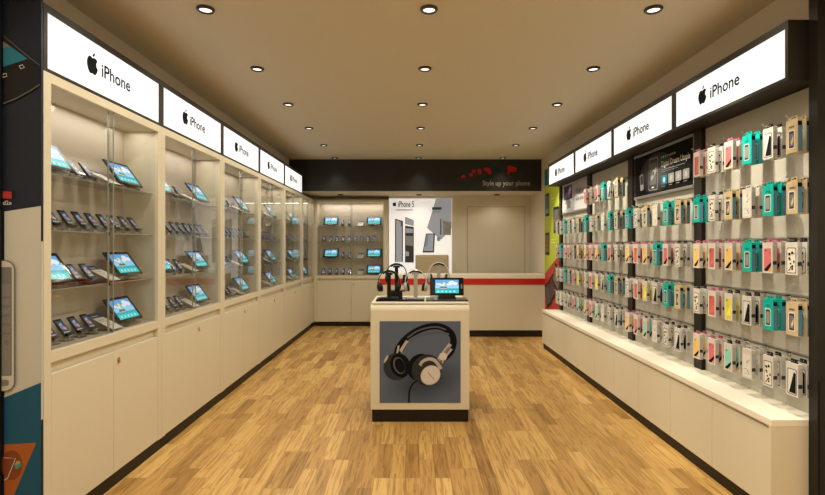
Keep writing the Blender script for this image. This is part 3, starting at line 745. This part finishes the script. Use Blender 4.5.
for pts, m in (
    ([(145, 150), (165, 148), (160, 168), (146, 170)], DG), ([(143, 185), (160, 170), (178, 180), (168, 192), (146, 194)], RD), ([(195, 145), (215, 150), (205, 165)], DG), ([(198, 162), (222, 160), (225, 180), (210, 188)], RD),
    ([(217, 140), (232, 134), (248, 142), (240, 158), (222, 156)], RD), ([(262, 168), (295, 170), (285, 194), (266, 190)], DG), ([(258, 140), (272, 126), (285, 145), (282, 165), (260, 165)], RD), ([(310, 170), (350, 172), (345, 190), (315, 186)], DG),
    ([(302, 125), (325, 121), (345, 130), (354, 162), (338, 170), (322, 150), (305, 140)], RD), ([(312, 148), (326, 152), (334, 168), (316, 166)], MR), ([(365, 122), (390, 112), (412, 122), (430, 145), (405, 152), (372, 146)], DG),
    ([(500, 120), (545, 105), (540, 145), (520, 160), (495, 150)], DG), ([(462, 112), (490, 108), (505, 118), (530, 122), (524, 148), (500, 150), (478, 150), (474, 172), (460, 164), (468, 142)], RD), ([(478, 150), (500, 152), (510, 165), (480, 168)], MR)):
    F = Flat(); F.poly([cx(*p) for p in pts], m, PL); PL += 1; F.xf(Matrix.Translation((0, 8.10, 0))).build('petal', root)

# tall white phone poster on the back wall
root = thing('wall_poster', 'tall white phone poster on the back wall behind the counter', 'poster', (.14, 8.875, .8))
def W2(x, y, D=8.86): return ((x - 412.5) * D / 500, 1.4 - (y - 247) * D / 500)
PW = mat('poster_white', (.82, .82, .81), .5, emit=.5, ecol=(.95, .95, .95))  # emission put into the poster sheet to lift its white
u0, v1 = W2(389, 198.5); u1 = W2(451.8, 0)[0]
MB().box(u0, u1, 8.863, 8.879, .85, v1, PW).build('emissive_panel', root)
F = Flat(); q = lambda L: [W2(*p) for p in L]
G1 = em('wp_light_grey', (.62, .62, .64), .25); G2 = pm('wp_grey', (.32, .33, .36)); G3 = pm('wp_dark', (.05, .055, .07)); G4 = pm('wp_blue', (.25, .42, .6)); G5 = pm('wp_navy', (.08, .12, .2)); G6 = em('wp_pale', (.72, .73, .76), .28)  # the em greys carry added emission like the sheet
F.poly(q([(436, 198.6), (451.5, 198.6), (451.5, 228), (441, 240), (427, 228)]), G6)
b_, l_ = apple(*W2(394.5, 206.3), .085); F.poly(b_, G3); F.poly(l_, G3, F.l)
F.text('iPhone 5', *W2(398, 207), .15, G3, width=W2(414, 0)[0] - W2(398, 0)[0]); F.poly(q([(396, 209.5), (413, 209.5), (413, 210.4), (396, 210.4)]), G2)
F.poly(q([(395, 218.5), (403, 221), (403, 262), (395, 262)]), G3); F.poly(q([(396, 219.8), (402, 222), (402, 262), (396, 262)]), G6); F.poly(q([(401, 221), (403, 221.8), (403, 227), (401, 226)]), G3)
F.poly(q([(405, 216.5), (413.8, 220), (413.8, 226), (405, 224)]), G6); F.poly(q([(405, 225.5), (413.8, 227), (413.8, 262.5), (405, 262.5)]), G3); F.poly(q([(405.6, 228), (413, 229), (413, 233), (405.6, 233)]), G6); F.poly(q([(405.6, 236), (413, 236), (413, 246), (405.6, 245)]), G2); F.poly(q([(405.6, 251), (409, 252), (409, 256), (405.6, 256)]), G6)
F.poly(q([(432, 207.2), (441.5, 207.2), (441.5, 209.8), (432, 209.8)]), G5); F.poly(q([(432, 211.5), (440.5, 211.5), (440.5, 212.3), (432, 212.3)]), G2)
F.poly(q([(426, 233.5), (435, 233.5), (434, 252.5), (422.5, 252.5)]), G3); F.poly(q([(426.6, 234.3), (433.6, 234.3), (433, 251), (423.5, 251)]), G6); F.poly(q([(426.6, 234.3), (429, 234.3), (427, 247), (424, 247)]), G4)
F.poly(q([(440.2, 219), (441.3, 219), (441.3, 235), (440.2, 235)]), G5); F.poly(q([(443, 220.5), (451, 222.5), (451, 235), (443, 235)]), G2); F.poly(q([(437, 237), (440, 237), (440, 241), (437, 241)]), G4)
F.xf(Matrix.Translation((0, 8.863, 0))).build('print', root)

# counter
root = thing('service_counter', 'long cream service counter with a red band along the back', 'counter', (.78, 7.95, 0))
CX0, CX1 = -.51, 2.066
MB().box(CX0, CX1, 7.806, 8.24, .10, .908, CREAM).build('counter_body', root)
MB().box(CX0, CX1, 7.798, 7.806, .812, .905, RED).build('red_band', root)
MB().box(CX0 - .01, CX1, 7.795, 8.26, .908, .970, CREAMT, .004).build('countertop', root)
MB().box(CX0 + .004, CX1, 7.80, 8.23, 0, .10, KICK).build('kick_board', root)

# chair behind the counter
root = thing('chair', 'beige chair with a wide padded back behind the counter', 'chair', (.34, 8.58, 0))
bm_ = mat('beige_upholstery', (.52, .43, .28), .7, noise=.03, bump=.05)
MB().box(.05, .635, 8.735, 8.80, .55, 1.264, bm_, .03).build('backrest', root)
MB().box(.07, .615, 8.30, 8.76, .42, .51, bm_, .03).build('seat', root)
for x in (.10, .58):
    for y in (8.34, 8.73): MB().tube([(x, y, 0), (x, y, .43)], .014, STEEL, 10).build('leg', root)
for x in (.12, .56): MB().box(x - .015, x + .015, 8.75, 8.775, .45, .60, STEEL).build('back_bracket', root)

# ------------------------------------------------------------------ island
IX0, IX1, IY0, IY1, IZ = -.335, .455, 4.0, 4.57, .955
root = thing('display_island', 'cream display island with rounded top edges and headphone picture on its front', 'display island', (.06, 4.28, 0))
R_ = .055; n = 8
pts = [(IY0, .10)] + [(IY0 + R_ - R_ * math.cos(PI / 2 * k / n), IZ - .012 - R_ + R_ * math.sin(PI / 2 * k / n)) for k in range(n + 1)] + [(IY1, IZ - .012), (IY1, .10)]
body = MB().prism(pts, 'x', IX0, IX1, CREAM); bo = body.build('island_body', root)
MB().box(IX0 + .005, IX1 - .005, IY0 + .022, IY1 - .004, IZ - .012, IZ, CREAMT, .004).build('top_sheet', root)
MB().box(IX0 + .012, IX1 - .008, IY0 + .006, IY1 - .01, 0, .10, KICK).build('kick_board', root)
# headphone photograph on the front
def I2(x, y): return ((x - 412.5) * 4.0 / 500, 1.4 - (y - 247) * 4.0 / 500)
c4 = lambda x, y: I2(370 + x / 5.21, 315 + y / 5.21)
ps = root
pr_ = MB(); a = c4(50, 457); b = c4(472, 32)
pr_.box(a[0], b[0], IY0 - .004, IY0, a[1], b[1], pm('print_slate', (.095, .120, .185), .4)); pn = pr_.build('picture_panel', root)
Flat.STEP = .0002
F = Flat()
s1 = pm('print_slate', (.095, .120, .185))
def slate(k): return pm('print_slate_%d' % k, (.095 - .0075 * k, .120 - .0092 * k, .185 - .014 * k), .4)
for k in range(1, 8): F.ell(*c4(285, 345), (.36 - .03 * k), (.20 - .018 * k), slate(k), .25, 30)
HB = mat('print_hp_black', (.005, .0055, .007), .6, spec=.08); HG = pm('print_hp_charcoal', (.024, .026, .032), .4); HL = pm('print_hp_light', (.42, .39, .36), .4); HS = pm('print_hp_silver', (.60, .55, .52), .4); HM = pm('print_hp_grey', (.09, .09, .10), .4)
# clip every print shape to the panel
band1 = [(140, 210), (150, 170), (185, 125), (240, 85), (300, 62), (350, 58), (395, 72), (425, 100), (435, 140), (420, 190), (385, 225)]
def smooth(P, n=6):
    out = []
    for i in range(len(P) - 1):
        p0 = P[max(i - 1, 0)]; p1 = P[i]; p2 = P[i + 1]; p3 = P[min(i + 2, len(P) - 1)]
        for k in range(n):
            t = k / n; out.append(tuple(.5 * ((2 * p1[j]) + (-p0[j] + p2[j]) * t + (2 * p0[j] - 5 * p1[j] + 4 * p2[j] - p3[j]) * t * t + (-p0[j] + 3 * p1[j] - 3 * p2[j] + p3[j]) * t ** 3) for j in (0, 1)))
    return out + [P[-1]]
B1 = [c4(*p) for p in smooth(band1)]
F.band(B1, .052, HB)
F.band([c4(*p) for p in smooth([(195, 118), (245, 84), (300, 66), (350, 62), (395, 76)])], .012, HM)
F.band([c4(*p) for p in smooth([(190, 140), (235, 110), (300, 88), (360, 85), (412, 100)])], .010, s1)
F.band([c4(*p) for p in smooth([(205, 138), (250, 112), (310, 96), (365, 92), (405, 104)])], .008, HM)
F.band([c4(160, 190), c4(196, 135)], .030, HL); F.band([c4(170, 190), c4(200, 140)], .006, HB); F.band([c4(140, 205), c4(150, 158)], .014, HL)
F.ell(*c4(140, 268), .105, .110, HG, -.5, 36); F.ell(*c4(128, 262), .085, .100, HG, -.3, 30); F.ell(*c4(158, 262), .078, .098, HB, .35, 30); F.ell(*c4(152, 262), .045, .070, HM, .35, 24); F.ell(*c4(156, 262), .038, .060, HB, .35, 24)
F.ell(*c4(84, 228), .010, .035, HL, -.5, 14)
F.band([c4(418, 150), c4(355, 235)], .030, HL); F.band([c4(425, 175), c4(380, 232)], .018, HL); F.band([c4(412, 165), c4(362, 232)], .006, HB); F.ell(*c4(380, 215), .032, .032, HS, 0, 20); F.band([c4(375, 250), c4(384, 232)], .010, HL)
F.ell(*c4(262, 272), .100, .112, HB, -.5, 36); F.ell(*c4(295, 285), .118, .125, HG, -.55, 36)
F.band([c4(*p) for p in smooth([(262, 262), (275, 242), (305, 228), (340, 238), (370, 280)])], .028, HL); F.band([c4(*p) for p in smooth([(270, 262), (285, 248), (308, 240), (332, 248), (355, 280)])], .012, HG)
F.ell(*c4(315, 312), .084, .074, HL, .75, 32); F.ell(*c4(315, 311), .079, .069, HS, .75, 32); F.band([c4(300, 295), c4(335, 335)], .004, HG)
F.band([c4(*p) for p in smooth([(245, 340), (225, 355), (208, 385), (203, 420), (203, 456)])], .012, HB)
F.v = [(min(max(x, a[0] + .001), b[0] - .001), y, min(max(z, a[1] + .001), b[1] - .001)) for x, y, z in F.v]
F.xf(Matrix.Translation((0, IY0 - .004, 0))).build('headphone_print', root)
Flat.STEP = .0005

# black display trays on the island
def T2(x, D): return (x - 412.5) * D / 500
t1 = tag(MB().box(T2(376.5, 4.15), T2(424, 4.15), 4.075, 4.27, IZ, IZ + .016, BLACKG, .004).build('display_tray'), 'glossy black tray under the headphone stands on the island', 'tray')
t2 = tag(MB().box(T2(426, 4.15), T2(467, 4.15), 4.075, 4.27, IZ, IZ + .016, mat('smoked_tray', (.03, .028, .026), .15), .004).build('display_tray'), 'dark smoked tray in front of the tablet on the island', 'tray')
t3 = tag(MB().box(T2(390, 4.42), T2(402.5, 4.42), 4.36, 4.48, IZ, IZ + .055, BLACK, .005).build('display_block'), 'small black block raising the rear headphones on the island', 'block')
def headphone(label, slabel, cx, cy, ztop, r, band_m, cup_m, pad_m, stand_m, zbase, wr=.088, accent=None):
    z0 = ztop
    root = thing('headphones', label, 'headphones', (cx, cy, zbase))
    hb = MB(); H = .105; P = []
    for k in range(25):
        t = PI * k / 24; P.append((cx - wr * math.cos(t) * (1.0), cy, ztop - H + H * math.sin(t) ** .9))
    P = [(P[0][0] + .004, cy, P[0][2] - .03)] + P + [(P[-1][0] - .004, cy, P[-1][2] - .03)]
    hb.tube(P, .01, band_m, 8, flat=(.0045, .013)); hb.build('headband', root)
    pd = MB(); Q = [(p[0] * .93 + cx * .07, p[1], ztop - .010 - (ztop - p[2]) * .97) for p in P[8:-8]]
    pd.tube(Q, .01, pad_m, 8, flat=(.006, .014)); pd.build('headband_pad', root)
    for sx in (-1, 1):
        R = Matrix.Translation((cx + sx * (wr - .012), cy, ztop - H - .035)) @ Matrix.Rotation(sx * .18, 4, 'Y') @ Matrix.Rotation(sx * PI / 2, 4, 'Y')
        cup = MB().lathe([(.0001, .024), (.022, .023), (.034, .016), (.039, .004), (.038, -.004), (.0001, -.004)], cup_m, 22, R); co = cup.build('ear_cup', root)
        MB().lathe([(.0001, -.004), (.036, -.004), (.040, -.010), (.038, -.020), (.026, -.024), (.020, -.014), (.0001, -.012)], pad_m, 22, R).build('ear_cushion', root)
        MB().tube([(cx + sx * (wr + .002), cy, ztop - H + .01), (cx + sx * (wr + .010), cy, ztop - H - .02), (cx + sx * (wr + .006), cy, ztop - H - .038)], .005, accent or band_m, 6).build('yoke', root)
    st = thing('headphone_stand', slabel, 'stand', (cx, cy, zbase))
    MB().box(cx - .075, cx + .075, cy - .055, cy + .055, zbase, zbase + .010, stand_m if stand_m != STEELP else GREYP, .003).build('base', st)
    MB().box(cx - .016, cx + .016, cy - .006, cy + .006, zbase + .010, ztop - .030, stand_m, .002).build('post', st)
    MB().tube([(cx - .030, cy, ztop - .034), (cx - .014, cy, ztop - .026), (cx + .014, cy, ztop - .026), (cx + .030, cy, ztop - .034)], .008, stand_m, 8).build('saddle', st)
STEELP = mat('grey_post', (.36, .35, .34), .4, metal=.2)
SILV = mat('silver_band', (.60, .60, .60), .3, metal=.3)
headphone('black headphones on the front black stand of the island, nearest the cabinets', 'black stand holding the front black headphones', T2(389, 4.17), 4.17, 1.205, 0, BLACK, BLACK, BLACK, BLACK, IZ + .016)
headphone('black headphones on the rear stand, behind the front black pair', 'black stand on the small block holding the rear black headphones', T2(396.5, 4.42), 4.42, 1.255, 0, BLACK, BLACK, BLACK, BLACK, IZ + .055)
headphone('silver headphones with black cushions on the grey stand, middle of the island', 'grey metal stand holding the silver headphones', T2(415.7, 4.17), 4.17, 1.208, 0, SILV, GREYP, BLACK, STEELP, IZ + .016, accent=BLACK)
headphone('silver headphones standing behind the tablet on the island', 'grey stand hidden behind the island tablet', T2(438.7, 4.42), 4.42, 1.262, 0, SILV, GREYP, BLACK, STEELP, IZ)
# island tablet on its easel
root = thing('tablet', 'large black tablet with beach wallpaper standing on the island', 'tablet', (T2(446.8, 4.22), 4.20, IZ + .016))
root['_w'] = (0, 0, 0)
M_ = tilt(0, .024, math.radians(14))
slab(root, 'tablet_body', .285, .15, .010, BLACKG, M_, .004)
Flat.STEP = .00016; F = Flat(); beach(F, -.098, .100, .018, .131); F.xf(M_).build('screen', root, local=True)
F = Flat(); F.rrect(.118, .128, .055, .095, .003, PMID); F.xf(M_).build('button_strip', root, local=True)
Flat.STEP = .0005
es = thing('tablet_stand', 'black easel stand under the island tablet', 'stand', (T2(446.8, 4.22), 4.20, IZ + .016)); es['_w'] = (0, 0, 0)
MB().box(-.075, .075, -.03, .07, 0, .010, BLACK, .003).build('base', es, local=True)
e = MB().box(-.07, .07, -.012, .016, -.010, -.001, BLACK).box(-.05, .05, .011, .018, -.008, .10, BLACK); e.xf(M_); e.build('back_plate', es, local=True)

# ------------------------------------------------------------------ lamps
def make_lamp():
    root = thing('ceiling_light', 'x', 'light')
    R = Matrix.Rotation(PI, 4, 'X')
    MB().lathe([(.052, 0), (.053, .006), (.048, .014), (.040, .016), (.037, .010), (.036, .0)], BEZEL, 28, R).build('trim_ring', root, local=True)
    MB().lathe([(.0355, .0), (.0355, .006), (.024, .0085), (.0001, .0095)], LENS, 24, R).build('lens', root, local=True)
    return Proto(root)
LAMP = make_lamp()
LX = (-1.233, .0985, 1.436)
def spot(loc, e, ang=120, blend=.9, r=.05, col=(1, .905, .71), d=(0, 0, -1)):
    l = bpy.data.lights.new('downlight_beam', 'SPOT'); l.energy = e; l.spot_size = math.radians(ang); l.spot_blend = blend; l.shadow_soft_size = r; l.color = col
    o = bpy.data.objects.new('downlight_beam', l); COL.objects.link(o); o.location = loc
    o.rotation_euler = Vector(d).to_track_quat('-Z', 'Y').to_euler()
    return o
side = ['on the cabinet side', 'along the middle', 'on the case wall side']
for k in range(3, 9):
    for j, x in enumerate(LX):
        y = .993 * k
        LAMP.put((x, y, ZC), 0, 'round ceiling downlight, %s of the line %s, counted from the entrance' % (ordi(k - 3), side[j]), 'recessed ceiling downlights')
for k in range(-1, 9):
    for x in LX:
        rt = x > 1
        spot((x, .993 * k, ZC - .03), (16 if rt else 30) if k < 8 else 13, 160 if k < 8 else 80, .6 if k < 8 else 1, .05)
        if rt and 2 <= k <= 7:      # the lamps of this line are swivelled towards the case wall
            spot((x, .993 * k, ZC - .03), 100, 52, .6, .015, d=(.62, 0, -1.45))
for j, x in enumerate((-1.24, .113, 1.456)):
    LAMP.put((x, 8.62, 2.307), 0, 'small downlight under the black fascia, ' + ['above the back wall cabinet', 'above the white poster', 'above the flush door'][j], 'recessed ceiling downlights')
    spot((x, 8.55, 2.28), 6.5, 150)

def area(loc, sx, sy, e, d, spread=180, col=(1, .90, .76)):
    l = bpy.data.lights.new('area_light', 'AREA'); l.shape = 'RECTANGLE'; l.size = sx; l.size_y = sy; l.energy = e; l.color = col; l.spread = math.radians(spread)
    o = bpy.data.objects.new('area_light', l); COL.objects.link(o); o.location = loc
    D = Vector(d).normalized(); up = Vector((0, 1, 0)); X_ = up.cross(-D).normalized()
    o.rotation_euler = Matrix((X_, up - D * up.dot(D), -D)).transposed().to_euler()
    return o
# unseen area light added below the canopy to brighten case wall and bench
area((1.955, 4.725, 2.232), .13, 4.40, 4, (.22, 0, -1), spread=16)
# cabinet top strips
for i in range(6):
    ln = U if i < 5 else .92
    area((XC - .12, L0 + i * U + ln / 2, Z1 - .006), .12, ln - .16, 2.0, (0, 0, -1))
area((-1.08, 8.855 + .12, Z1 - .006), 1.1, .12, 3.0, (0, 0, -1))

# ------------------------------------------------------------------ camera, world, view
cam = bpy.data.cameras.new('camera'); co = bpy.data.objects.new('camera', cam); COL.objects.link(co)
co.location = (0, 0, 1.4); co.rotation_euler = (PI / 2, 0, 0)
cam.sensor_width = 36; cam.lens = 500 / 825 * 36; cam.shift_y = -.0006; cam.clip_start = .05
sc.camera = co
w = bpy.data.worlds.new('world'); sc.world = w; w.use_nodes = True
w.node_tree.nodes['Background'].inputs[0].default_value = (.9, .85, .8, 1); w.node_tree.nodes['Background'].inputs[1].default_value = .05
sc.view_settings.view_transform = 'Standard'; sc.view_settings.look = 'None'; sc.view_settings.gamma = 1; sc.view_settings.use_curve_mapping = False
sc.view_settings.exposure = 0.0
sc.cycles.max_bounces = 10; sc.cycles.diffuse_bounces = 5; sc.cycles.glossy_bounces = 4; sc.cycles.transparent_max_bounces = 24
sc.cycles.caustics_reflective = False; sc.cycles.caustics_refractive = False
for o in sc.objects:
    if '_w' in o: del o['_w']
